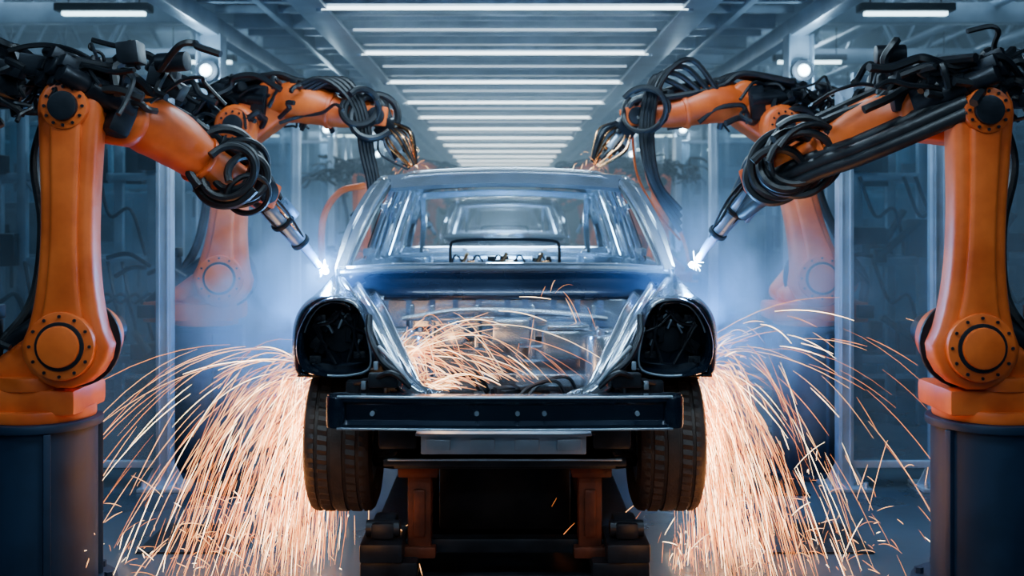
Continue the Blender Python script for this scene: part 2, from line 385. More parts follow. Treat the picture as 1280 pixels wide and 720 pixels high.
def pillars(bm):
    for s in (-1,1):
        A=[(s*.835,5.72,1.31),(s*.80,5.92,1.46),(s*.74,6.14,1.64),(s*.675,6.34,1.785)]
        sweep(bm,A,rsec(.055,.05),n=6)
        sweep(bm,[(s*.862,5.80,1.32),(s*.838,6.02,1.50),(s*.77,6.24,1.69),(s*.70,6.45,1.80),(s*.685,7.0,1.82),(s*.67,7.7,1.81),(s*.66,8.2,1.77),(s*.72,8.42,1.55),(s*.77,8.5,1.33)],rsec(.04,.05),n=6)
        sweep(bm,[(s*.675,6.34,1.785),(s*.67,7.0,1.80),(s*.65,7.7,1.79),(s*.64,8.25,1.76)],rsec(.06,.05),n=5)
        for Y,w in ((6.98,.10),(7.72,.09)):
            sweep(bm,[(s*.672,Y,1.79),(s*.76,Y+.01,1.60),(s*.835,Y,1.34),(s*.86,Y-.02,1.0),(s*.84,Y-.02,.55)],rsec(w,.04),up=(s,0,0),n=6)
        sweep(bm,[(s*.63,8.27,1.75),(s*.70,8.45,1.55),(s*.75,8.52,1.33)],rsec(.09,.07),up=(s,0,0),n=6)
        sweep(bm,[(s*.60,8.20,1.72),(s*.60,8.28,1.55),(s*.62,8.36,1.33)],rsec(.05,.04),up=(s,0,0),n=4)
        # belt line inner rail
        sweep(bm,[(s*.85,5.78,1.32),(s*.865,6.5,1.32),(s*.865,7.4,1.33),(s*.80,8.45,1.34)],rsec(.05,.05),n=5)
        # secondary door-frame and reinforcement ribs
        for dy,dx,w in ((.30,.0,.03),(.52,.0,.04),(.72,.015,.03),(.95,.02,.05),(1.12,.01,.045),(1.28,.02,.03),(1.45,.0,.045),(1.62,.02,.03),(1.75,.05,.04)):
            sweep(bm,[(s*(.66-dx),6.34+dy,1.785),(s*(.725-dx),6.30+dy,1.60),(s*(.80-dx),6.20+dy,1.34)],rsec(w,.025),up=(s,0,0),n=5)
        sweep(bm,[(s*.70,6.25,1.66),(s*.72,7.1,1.64),(s*.66,8.3,1.62)],rsec(.02,.03),n=5)
        sweep(bm,[(s*.77,6.2,1.40),(s*.80,7.1,1.40),(s*.74,8.3,1.40)],rsec(.03,.04),n=5)
S(pillars,'pillars_and_roof_rails','polish')
def side(bm):
    for s in (-1,1):
        for y0,y1 in ((5.70,6.96),(6.975,7.30),(7.30,8.50)):
            rows=[];n=max(6,int((y1-y0)/.06))
            for j in range(n+1):
                Y=y0+(y1-y0)*j/n
                zl=.50
                dd=abs(Y-7.68)
                if dd<.38:zl=max(zl,.6+math.sqrt(.38**2-dd*dd))
                if Y<5.45: pass
                xm=.905-.07*max(0,(Y-7.9)/.6)**2-.02*max(0,(6.0-Y)/.3)
                r=[]
                for i in range(10):
                    t=i/9;z=1.335*(1-t)+zl*t
                    x=xm-.045*(max(0,(z-1.05)/.29))**1.5-.05*max(0,(.75-z)/.25)**1.3+.006*math.cos((z-1.05)*26)*(.95<z<1.15)
                    r.append((s*x,Y,z))
                rows.append(r)
            grid(bm,rows)
S(side,'door_and_quarter_panels','body',.012)
def sills(bm):
    for s in (-1,1):
        sweep(bm,[(s*.82,5.55,.52),(s*.83,6.5,.50),(s*.82,7.32,.52)],rsec(.10,.13),n=3)
        sweep(bm,[(s*.42,4.6,.78),(s*.43,5.2,.76),(s*.44,5.6,.60),(s*.44,7.2,.56),(s*.45,8.4,.66)],rsec(.08,.10),n=6)
    box2(bm,(-.8,5.6,.53),(.8,8.4,.55),.004)
    for Y in (6.0,6.6,7.2,7.9):box2(bm,(-.8,Y,.55),(.8,Y+.09,.60),.01)
    sweep(bm,[(0,5.6,.6),(0,6.6,.6),(0,7.4,.6)],rsec(.26,.16),n=2)
    box2(bm,(-.78,8.48,.62),(.78,8.52,1.02),.01)
S(sills,'floor_pan_and_sills','steel')
def rear(bm):
    rows=[]
    for j in range(7):
        t=j/6;z=1.34-.6*t
        rows.append([(u*.80,8.56+.05*math.sin(math.pi*t)-.06*u*u,z) for u in [-1+i/6 for i in range(13)]])
    grid(bm,rows)
S(rear,'tailgate_panel','body',.015)
def rearx(bm):
    sweep(bm,[(-.77,8.48,1.34),(0,8.55,1.34),(.77,8.48,1.34)],rsec(.05,.06),n=6)
    sweep(bm,[(-.78,7.95,1.32),(0,7.95,1.34),(.78,7.95,1.32)],rsec(.22,.025),n=6)
    # seat-back brace
    for z in (1.18,1.33):sweep(bm,[(-.72,7.6,z),(0,7.6,z+.02),(.72,7.6,z)],rsec(.03,.03),n=5)
    for x in (-.5,-.2,.2,.5):cyl(bm,(x,7.6,.6),(x,7.6,1.34),.018,seg=10)
S(rearx,'parcel_shelf_and_braces','body')
def innerdark(bm):
    # dash carrier tube, steering column bracket and fixture bars across the cabin
    sweep(bm,[(-.78,6.02,1.20),(0,5.98,1.24),(.78,6.02,1.20)],rsec(.06,.06,.6),n=5)
    for x in (-.38,.12,.5):box(bm,(x,6.0,1.19),(.09,.08,.12),.01)
    sweep(bm,[(-.34,7.0,1.40),(-.30,7.0,1.445),(0,7.0,1.455),(.30,7.0,1.445),(.34,7.0,1.40)],rsec(.018,.018),up=(0,1,0),n=5)
    for x in (-.34,.34):box2(bm,(x-.01,6.99,1.24),(x+.01,7.01,1.41),.003)
    box2(bm,(-.36,6.97,1.27),(.34,7.03,1.30),.006)
    rg=random.Random(2)
    for k in range(9):
        x=rg.uniform(-.32,.3);z=rg.uniform(1.29,1.34);box(bm,(x,7.0,z),(rg.uniform(.03,.07),.05,rg.uniform(.02,.04)),.004)
    for k in range(5):
        x=-.34+k*.13;tube(bm,[(x,6.95,1.29),(x+.04,6.9,1.36),(x+.09,6.95,1.29)],.006,seg=6)
    # dark door-seal channels along the pillars, which break up the bright pressings
    for s in (-1,1):
        for dy in (.40,.85,1.37):
            sweep(bm,[(s*.675,6.34+dy,1.775),(s*.745,6.30+dy,1.60),(s*.825,6.20+dy,1.34)],rsec(.05,.015),up=(s,0,0),n=5)
        sweep(bm,[(s*.800,5.73,1.32),(s*.765,5.93,1.46),(s*.707,6.15,1.635),(s*.645,6.34,1.77)],rsec(.010,.02),n=6)
S(innerdark,'dash_carrier_and_fixture_frame','dark')
def innerc(bm):
    for x in (-.26,-.02,.2):
        cyl(bm,(x,6.93,1.31),(x+.03,6.90,1.37),.012);box(bm,(x+.05,6.93,1.31),(.05,.03,.03),.005)
S(innerc,'cabin_clips','copper')
def innerl(bm):
    box2(bm,(-.74,7.04,1.24),(.74,7.09,1.285),.01)
    for k in range(9):
        x=-.64+k*.16;box2(bm,(x-.03,7.02,1.20),(x+.03,7.05,1.30),.006)
    # distant seat cross-frames and shelf braces
    for x in (-.52,-.26,.26,.52):sweep(bm,[(x,7.6,1.2),(x*1.05,7.75,1.34),(x*1.1,7.95,1.36)],rsec(.03,.03),n=4)
    sweep(bm,[(-.7,6.5,1.16),(0,6.5,1.18),(.7,6.5,1.16)],rsec(.06,.04),n=4)
S(innerl,'cabin_cross_braces','polish')
def cowlstrip(bm):
    xs=(-.845,-.6,-.3,0,.3,.6,.845)
    sweep(bm,[(x,5.68+.10*(x/.84)**2,1.352-.02*(x/.84)**4) for x in xs],rsec(.10,.022),n=5)
    sweep(bm,[(x,5.62+.10*(x/.84)**2,1.332-.02*(x/.84)**4) for x in xs],rsec(.03,.035,.8),n=5)
S(cowlstrip,'cowl_top_strip','polish')
def cowl(bm):
    rows=[]
    for j in range(8):
        t=j/7;r=[]
        for i in range(25):
            u=-1+i/12;x=u*(.845-.03*t)
            r.append((x,5.64+.10*u*u-.10*math.sin(t*1.4),1.325-.135*t-.02*u**4))
        rows.append(r)
    grid(bm,rows)
S(cowl,'cowl_panel','cowl',.012)
def firewall(bm):
    rows=[]
    for j in range(25):
        z=1.20-.62*j/24;r=[]
        for i in range(49):
            x=-.70+1.4*i/48
            y=5.62+.05*math.cos(x*3)-.018*(math.sin(x*26)>0.2)*(z>.8)-.02*(abs(z-1.0)<.03)
            r.append((x,y,z))
        rows.append(r)
    grid(bm,rows)
S(firewall,'firewall','body',.006,25)
def baydetail(bm):
    for s in (-1,1):
        cyl(bm,(s*.50,5.2,.60),(s*.48,5.22,1.05),.13,.105,bev=.02,seg=32)
        cyl(bm,(s*.48,5.22,1.04),(s*.48,5.22,1.07),.06,bev=.006)
        for k in range(3):
            a=k*2.1;cyl(bm,(s*.48+.085*math.cos(a),5.22+.085*math.sin(a),1.05),(s*.48+.085*math.cos(a),5.22+.085*math.sin(a),1.08),.01,seg=6)
    # battery tray, heater plenum, relay boxes
    box2(bm,(.18,5.30,.92),(.42,5.50,1.06),.02);box2(bm,(.20,5.28,1.06),(.40,5.48,1.085),.01)
    box2(bm,(-.06,5.42,.98),(.12,5.58,1.10),.015)
    box2(bm,(.05,5.25,.80),(.40,5.5,.86),.01)
    cyl(bm,(-.25,5.44,1.02),(-.25,5.6,1.02),.06,.075,bev=.012)
    for z in (.92,.99):tube(bm,[(-.42,5.5,z),(-.1,5.52,z+.02),(.1,5.5,z-.03),(.45,5.5,z)],.008,seg=6)
    for x in (-.33,-.15,.02,.2):box2(bm,(x,5.0,.70),(x+.06,5.5,.74),.008)
    for x in (-.46,-.36,-.14,.14,.44):box2(bm,(x-.012,5.54,.74),(x+.012,5.58,1.16),.006)
    tube(bm,[(-.5,5.45,1.1),(-.2,5.48,1.14),(.2,5.48,1.13),(.5,5.45,1.1)],.012,seg=8)
    for z in (.80,1.08):box2(bm,(-.5,5.54,z),(.5,5.57,z+.02),.005)
S(baydetail,'engine_bay_fittings','body')
def bayfloor(bm):
    box2(bm,(-.46,4.60,.70),(.46,5.58,.715),.003)
    rg=random.Random(9)
    for k in range(16):
        x=rg.uniform(-.4,.4);y=rg.uniform(4.75,5.4);box(bm,(x,y,.74),(rg.uniform(.05,.16),rg.uniform(.04,.12),rg.uniform(.04,.12)),.01,Matrix.Rotation(rg.uniform(0,3),3,'Z'))
    for k in range(5):
        x=rg.uniform(-.4,.2);y=rg.uniform(4.9,5.4)
        tube(bm,[(x,y,.74),(x+.08,y+.05,.82),(x+.2,y,.86),(x+.26,y+.1,.76)],.009,seg=6)
S(bayfloor,'engine_undertray_and_loom','dark')
OUT=[(.835,5.62,1.275),(.74,5.3,1.235),(.62,5.0,1.14),(.515,4.76,1.03),(.43,4.6,.93),(.34,4.52,.88)]
INN=[(.62,5.6,1.19),(.545,5.3,1.13),(.455,5.0,1.03),(.385,4.76,.945),(.325,4.6,.885),(.25,4.53,.868)]
def apron(bm):
    o=cat(OUT,7);i_=cat(INN,7)
    for s in (-1,1):
        rows=[]
        for k,(a,b) in enumerate(zip(o,i_)):
            t=k/(len(o)-1);r=[]
            r.append(V((s*(a.x+.012),a.y+.02,a.z-.10*(1-t)-.03)))
            r.append(V((s*(a.x+.010),a.y,a.z-.02)))
            for j in range(25):
                u=j/24;q=a.lerp(b,u)
                q=V((s*q.x,q.y,q.z+.022*math.sin(u*math.pi*5)*(1-.5*t)+.012*math.sin(u*math.pi)+.004*math.sin(t*17+u*5)))
                r.append(q)
            r.append(V((s*(b.x-.008),b.y,b.z-.03)))
            r.append(V((s*(b.x+.01),b.y,max(.74,b.z-.22*(1-t)-.04))))
            rows.append(r)
        grid(bm,rows)
S(apron,'inner_wing_aprons','polish',.006,60)
def lowerfront(bm):
    sweep(bm,[(-.36,4.53,.865),(-.2,4.49,.857),(0,4.48,.855),(.2,4.49,.857),(.36,4.53,.865)],rsec(.05,.03),n=5)
S(lowerfront,'radiator_support_bar','polish')
def fender(bm):
    ys=[4.74,4.82,4.92,5.05,5.2,5.35,5.5,5.65,5.72]
    zt=[1.235,1.248,1.25,1.25,1.253,1.262,1.275,1.29,1.30]
    xo=[.86,.895,.92,.935,.935,.93,.915,.905,.90]
    xi=[.65,.66,.67,.68,.70,.74,.79,.825,.83]
    for s in (-1,1):
        rows=[]
        for Y,z,x,n in zip(ys,zt,xo,xi):
            dd=abs(Y-5.05);zl=.52
            zl=.6+math.sqrt(max(0,.385**2-dd*dd)) if dd<.385 else .55
            if Y<4.9:zl=max(.93,zl)
            d=x-n
            pr=[(n,z-.03),(n+.15*d,z-.004),(n+.45*d,z),(n+.72*d,z-.018),(n+.9*d,z-.06),(x,z-.12),(x+.008,z-.20),(x+.005,max(zl,z-.27)),(x,zl),(x-.03,zl-.004)]
            r=cat([V((s*a,Y,b)) for a,b in pr],3);rows.append(r)
        grid(bm,rows)
S(fender,'front_wings','primer',.012,50)
BO=[(.62,1.215),(.70,1.248),(.80,1.225),(.865,1.13),(.88,1.02),(.845,.945),(.75,.92),(.64,.922),(.56,.96),(.575,1.10)]
def ringpts(sc,Y,s,dx=0,dz=0,fine=4):
    c=V((.72,1.08));L=BO+BO[:3]
    pts=cat([V((a,b,0)) for a,b in [BO[-1]]+BO+[BO[0],BO[1]]],fine)[fine:fine+fine*len(BO)]
    return [V((s*(c.x+(p.x-c.x)*sc+dx),Y,c.y+(p.y-c.y)*sc+dz)) for p in pts]
def bucket(bm):
    for s in (-1,1):
        loftclosed(bm,[ringpts(1.0,4.92,s),ringpts(1.03,4.80,s),ringpts(1.02,4.74,s),ringpts(.98,4.72,s),ringpts(.93,4.74,s),ringpts(.90,4.86,s),ringpts(.8,4.96,s),ringpts(.15,4.98,s)])
S(bucket,'headlamp_housings','primer',0,50)
def bucketrim(bm):
    for s in (-1,1):
        rg=random.Random(4)
        cyl(bm,(s*.72,4.90,1.08),(s*.72,4.97,1.08),.075,bev=.006)
        for k in range(12):
            a=rg.uniform(0,6.28);r=rg.uniform(.05,.11);c=V((s*(.72+r*math.cos(a)),4.90,1.08+r*math.sin(a)))
            box(bm,c,(rg.uniform(.03,.08),.06,rg.uniform(.02,.06)),.005,Matrix.Rotation(rg.uniform(0,3),3,'Y'))
        for k in range(6):
            a=rg.uniform(0,6.28);b=a+rg.uniform(1,2.5)
            p=lambda a,r:V((s*(.72+r*math.cos(a)),4.84,1.08+r*math.sin(a)))
            tube(bm,[p(a,.12),p((a+b)/2,.07),p(b,.12)],.007,seg=6)
        for a,b in ((.66,1.16),(.80,1.16),(.82,.98),(.63,1.0)):
            box(bm,(s*a,4.85,b),(.05,.02,.03),.004);cyl(bm,(s*a,4.80,b),(s*a,4.86,b),.007,seg=8)
S(bucketrim,'headlamp_brackets','dark')
def bucketlip(bm):
    for s in (-1,1):
        p=ringpts(.95,4.728,s);tube(bm,p[24:38],.004,seg=6,n=0)
        p=ringpts(.9,4.80,s);tube(bm,p[3:14],.003,seg=6,n=0)
        rg=random.Random(14)
        for k in range(7):
            a=rg.uniform(0,6.28);r=rg.uniform(.03,.12);c=V((s*(.72+r*math.cos(a)),4.86,1.08+r*math.sin(a)))
            box(bm,c,(rg.uniform(.02,.05),.03,.008),.002,Matrix.Rotation(rg.uniform(0,3),3,'Y'))
S(bucketlip,'headlamp_seal_lips','steel')
def arches(bm):
    for s in (-1,1):
        for Yc,yw,a1 in ((5.05,.36,.68),(7.68,.37,1.0)):
            rows=[];rows2=[]
            for k in range(19):
                a=math.pi*a1*k/18
                rows.append([(s*x,Yc+math.cos(a)*yw,.6+math.sin(a)*yw) for x in (.54,.7,.80,.90)])
                rows2.append([(s*.54,Yc+math.cos(a)*r,.6+math.sin(a)*r) for r in (.15,.36)])
            grid(bm,rows);grid(bm,rows2)
S(arches,'wheel_arch_liners','black',.006)
def bumper(bm):
    xs=(-.672,-.64,-.5,-.25,0,.25,.5,.64,.672)
    def yb(x):return 4.42+.03*(x/.67)**2+(.05 if abs(x)>.66 else 0)
    sec=[(-.03,-.066),(.04,-.066),(.045,-.05),(.045,.05),(.04,.066),(-.03,.066),(-.04,.06),(-.04,.045),(-.02,.03),(-.02,-.03),(-.04,-.045),(-.04,-.06)]
    sec=[(-a,b) for a,b in sec][::-1]
    sweep(bm,[(x,yb(x),.825) for x in xs],sec,n=5)
    for s in (-1,1):
        cyl(bm,(s*.665,4.44,.762),(s*.665,4.44,.888),.042,bev=.012)
        box2(bm,(s*.36,4.46,.77),(s*.48,4.66,.88),.01)
S(bumper,'bumper_beam','primer',0,30)
def bumperlip(bm):
    sweep(bm,[(x,4.385+.03*(x/.67)**2,.888) for x in (-.66,-.3,0,.3,.66)],rsec(.02,.008),n=5)
    sweep(bm,[(x,4.375+.03*(x/.67)**2,.764) for x in (-.66,-.3,0,.3,.66)],rsec(.014,.007),n=5)
    for x in (-.11,.05,.155,-.52,.52):cyl(bm,(x,4.385,.825),(x,4.405,.825),.009,seg=14)
    # bright clips and links in the gap above the beam
    for s in (-1,1):
        for x,z,w in ((.50,.93,.03),(.58,.905,.02),(.44,.955,.02),(.53,.985,.018)):box(bm,(s*x,4.60,z),(w,.02,.035),.004)
        tube(bm,[(s*.38,4.55,.92),(s*.45,4.56,1.0),(s*.52,4.62,1.06)],.009,seg=8)
S(bumperlip,'bumper_beam_edges','steel')
def chassis(bm):
    for s in (-1,1):
        # suspension arms, struts, hubs, brackets under the lamps
        tube(bm,[(s*.36,4.95,.55),(s*.48,5.0,.50),(s*.58,5.05,.50)],[.035,.028,.03],seg=10)
        tube(bm,[(s*.36,5.25,.55),(s*.48,5.15,.50),(s*.58,5.05,.50)],[.03,.025,.03],seg=10)
        cyl(bm,(s*.52,5.05,.6),(s*.58,5.05,.6),.11,bev=.01)
        cyl(bm,(s*.5,5.1,.55),(s*.49,5.18,1.0),.035)
        box2(bm,(s*.36,4.60,.64),(s*.52,4.80,.76),.015)
        box2(bm,(s*.50,4.62,.80),(s*.60,4.72,.92),.012)
        box2(bm,(s*.44,4.58,.895),(s*.56,4.64,.955),.01)
        box2(bm,(s*.60,4.64,.86),(s*.66,4.70,.915),.008)
        tube(bm,[(s*.40,4.6,.93),(s*.5,4.6,1.0),(s*.56,4.66,1.10),(s*.57,4.72,1.18)],.014,seg=8)
        tube(bm,[(s*.38,4.56,.90),(s*.46,4.56,.96),(s*.54,4.6,.93),(s*.64,4.66,.9)],.012,seg=8)
        box2(bm,(s*.16,4.62,.66),(s*.28,4.8,.73),.01)
    box2(bm,(-.46,4.62,.555),(.46,5.4,.60),.012)
    box2(bm,(-.50,4.60,.57),(.50,4.66,.60),.006)
    tube(bm,[(-.55,4.9,.56),(-.4,4.75,.60),(0,4.72,.61),(.4,4.75,.60),(.55,4.9,.56)],.016,seg=8)
    cyl(bm,(-.58,7.68,.55),(.58,7.68,.55),.04);box2(bm,(-.5,7.5,.5),(.5,7.86,.56),.02)
S(chassis,'subframe_and_suspension','dark')
def skidplate(bm):
    box2(bm,(-.34,4.53,.635),(.33,4.56,.715),.006)
    for x in (-.27,-.09,.09,.26):box2(bm,(x-.05,4.515,.65),(x+.05,4.535,.70),.008)
    box2(bm,(-.36,4.50,.715),(.35,4.64,.725),.003)
    box2(bm,(-.48,4.585,.597),(.48,4.60,.604),.002)
S(skidplate,'lower_cross_panel','post')
def tyre(bm,cx,Yc):
    w=.142;R=.32
    prof=[(-w*.75,.20),(-w,.225),(-w*1.04,.27),(-w*.95,.305),(-w*.86,.316)]
    for g in (-.62,-.22,.22,.62):
        prof+=[((g-.06)*w,R),((g-.045)*w,R-.010),((g+.045)*w,R-.010),((g+.06)*w,R)]
    prof+=[(w*.86,.316),(w*.95,.305),(w*1.04,.27),(w,.225),(w*.75,.20)]
    N=96;rows=[]
    for k in range(N+1):
        a=2*math.pi*k/N;cut=.008 if k%2 else 0
        r=[]
        for x,rr in prof:
            q=rr-(cut if (rr>.315 and abs(x)>.24*w) else 0)
            r.append((cx+x,Yc+math.cos(a+x*.5)*q,.6+math.sin(a+x*.5)*q))
        rows.append(r)
    grid(bm,rows)
def tyres(bm):
    for s in (-1,1):
        tyre(bm,s*.715,5.05);tyre(bm,s*.73,7.68)
    bmesh.ops.remove_doubles(bm,verts=bm.verts,dist=.0003)
S(tyres,'tyres','tyre')
def rims(bm):
    for s in (-1,1):
        for Yc,x in ((5.05,.715),(7.68,.73)):
            N=36;prof=[(-.12,.205),(-.10,.19),(.0,.17),(.06,.12),(.07,.05),(.09,.045),(.09,.0)]
            grid(bm,[[(s*(x+a),Yc+math.cos(t)*r,.6+math.sin(t)*r) for a,r in prof]+[] for t in [2*math.pi*k/N for k in range(N+1)]])
            grid(bm,[[(s*(x+a),Yc+math.cos(t)*r,.6+math.sin(t)*r) for a,r in ((.0,.17),(.10,.19),(.115,.205))] for t in [2*math.pi*k/N for k in range(N+1)]])
S(rims,'wheel_rims','steel',.006)
# ---------------------------------------------------------------- skid + conveyor
KE=empty('conveyor_skid',(0,5,0))
bm=bmesh.new()
for s in (-1,1):
    for Y in (4.72,6.3,7.9):
        box2(bm,(s*.31,Y,.16),(s*.41,Y+.10,.56),.012)
        box2(bm,(s*.28,Y-.02,.50),(s*.45,Y+.12,.555),.01)
        box2(bm,(s*.29,Y-.02,.16),(s*.43,Y+.12,.21),.01)
        box2(bm,(s*.335,Y-.015,.25),(s*.385,Y+.005,.45),.01)
finish(bm,'support_posts','rust',KE)
bm=bmesh.new()
for s in (-1,1):
    box2(bm,(s*.36,4.62,.10),(s*.60,8.6,.17),.015)
    box2(bm,(s*.42,4.60,.17),(s*.60,4.9,.25),.015)
    box2(bm,(s*.46,4.66,.25),(s*.56,4.86,.32),.02)
    box2(bm,(s*.44,6.2,.17),(s*.58,6.5,.27),.015)
    cyl(bm,(s*.44,4.70,.29),(s*.58,4.70,.29),.035)
for Y in (4.75,6.3,7.9):box2(bm,(-.5,Y,.17),(.5,Y+.08,.23),.01)
box2(bm,(-.30,5.1,.17),(.30,8.3,.50),.02)
finish(bm,'skid_frame','dark',KE)
RE=empty('conveyor_track',(0,10,0))
bm=bmesh.new()
for s in (-1,1):
    box2(bm,(s*.40,2.5,0),(s*.58,34,.06),.008);box2(bm,(s*.46,2.5,.05),(s*.52,34,.10),.006)
finish(bm,'rails','dark',RE)
bm=bmesh.new()
box2(bm,(-.38,2.5,.0),(.38,34,.012),0)  # flat black sheet stands in for the darkness under the car
finish(bm,'dark_centre_strip','black',RE)
bm=bmesh.new()
y=3.0
while y<33:
    cyl(bm,(-.4,y,.045),(.4,y,.045),.03,seg=12);y+=.6
finish(bm,'rollers','dark',RE)
# ---------------------------------------------------------------- room
bm=bmesh.new();box2(bm,(-10,-5,-.2),(10,38,0),0);finish(bm,'floor','concrete')
bm=bmesh.new();box2(bm,(-10,-5,7.5),(10,38,7.7),0);finish(bm,'ceiling','wall')
for nm,a,b in (('wall_left',(-10.2,-5,0),(-10,38,7.5)),('wall_right',(10,-5,0),(10.2,38,7.5)),('wall_back',(-10,38,0),(10,38.2,7.5)),('wall_front',(-10,-5.2,0),(10,-5,7.5))):
    bm=bmesh.new();box2(bm,a,b,0)
    finish(bm,nm,'wall')
bm=bmesh.new()
for s in (-1,1):
    box2(bm,(s*1.02,3,.0),(s*1.07,34,.004),0)
    y=4.2
    while y<30:
        box2(bm,(s*1.25,y,0),(s*1.75,y+.5,.01),.003);y+=1.1
finish(bm,'floor_plates','dark')
# overhead light gantry
GE=empty('overhead_light_gantry',(0,10,3.2))
bm=bmesh.new()
for s in (-1,1):
    box2(bm,(s*1.42,-3,3.18),(s*1.50,36,3.44),.008)
    box2(bm,(s*1.34,-3,3.16),(s*1.58,36,3.19),.004);box2(bm,(s*1.34,-3,3.44),(s*1.58,36,3.47),.004)
    box2(bm,(s*2.3,-3,3.05),(s*2.42,36,3.2),.008)
    box2(bm,(s*1.85,-3,3.22),(s*1.91,36,3.34),.006)
    y=-2.0
    while y<35:
        box2(bm,(s*1.5,y,3.24),(s*2.36,y+.08,3.36),.006)
        box2(bm,(s*1.5,y+.55,3.26),(s*2.36,y+.60,3.32),.004)
        tube(bm,[(s*1.46,y,3.42),(s*1.9,y+.6,4.6)],.03,seg=6,n=0)
        tube(bm,[(s*1.46,y+1.2,3.42),(s*1.9,y+.6,4.6)],.03,seg=6,n=0);y+=1.175
y=-2.0
while y<35:
    box2(bm,(-1.42,y,3.22),(1.42,y+.12,3.36),.008)
    box2(bm,(-1.42,y+.42,3.24),(1.42,y+.46,3.34),.008);y+=1.175*.667
for s in (-1,0,1):box2(bm,(s*.7-.05,-3,3.36),(s*.7+.05,36,3.44),.006)
finish(bm,'steel_beams','beam',GE)
bm=bmesh.new();b2=bmesh.new();bd=bmesh.new()
ys=[8.45+2.35*k for k in range(-5,12)]
for y in ys:
    cyl(bm,(-1.38,y,3.17),(1.38,y,3.17),.015,seg=12)
    box2(b2,(-1.42,y-.05,3.19),(1.42,y+.05,3.24),.01)
    for x in (-1.4,1.4):box2(b2,(x-.02,y-.03,3.14),(x+.02,y+.03,3.22),.005)
for y in [8.45+2.35*k+1.17 for k in range(0,11)]:
    cyl(bd,(-1.3,y,3.20),(1.3,y,3.20),.010,seg=12)
finish(bm,'lamp_tubes','tube',GE);finish(b2,'lamp_housings','steel',GE)
M['tube2']=mat('dim_tube_lamp',(1,1,1),0,.5,(1,1,1),1,emit=(.6,.8,1),es=1.2)
finish(bd,'secondary_tubes','tube2',GE)
# safety fence
def fence(name,x0,x1,Y,zt,posts,pw=.09):
    e=empty(name,((x0+x1)/2,Y,0));bm=bmesh.new()
    for x in posts:
        box2(bm,(x-pw/2,Y-pw/2,.01),(x+pw/2,Y+pw/2,zt),.008)
        for q in (-1,1):box2(bm,(x+q*pw*.28-.006,Y-pw/2-.006,.05),(x+q*pw*.28+.006,Y-pw/2+.002,zt-.05),.002)
        box2(bm,(x-.13,Y-.13,0),(x+.13,Y+.13,.02),.005)
        for q in (-1,1):
            prism(bm,[(x+q*pw/2,.02),(x+q*.12,.02),(x+q*pw/2,.16)],Y-.006,Y+.006,0)
            cyl(bm,(x+q*.1,Y-.09,.02),(x+q*.1,Y-.09,.05),.013,seg=6)
    for z in (.14,zt-.06):box2(bm,(x0,Y-.02,z-.02),(x1,Y+.02,z+.02),.004)
    finish(bm,'frame','post',e)
    bm=bmesh.new();box2(bm,(x0,Y-.003,.16),(x1,Y+.003,zt-.08),0);finish(bm,'sheet','poly',e)
for s in (-1,1):
    fence('safety_fence',min(s*2.0,s*5.2),max(s*2.0,s*5.2),6.6,2.35,[s*2.0,s*2.55,s*3.3,s*4.1,s*5.2],.09)
    fence('safety_fence',min(s*1.9,s*6),max(s*1.9,s*6),10.2,2.5,[s*1.9,s*2.7,s*3.9,s*5.0,s*6],.08)
    fence('safety_fence',min(s*2.2,s*7),max(s*2.2,s*7),14.2,2.6,[s*2.2,s*3.4,s*4.6,s*5.8,s*7],.08)
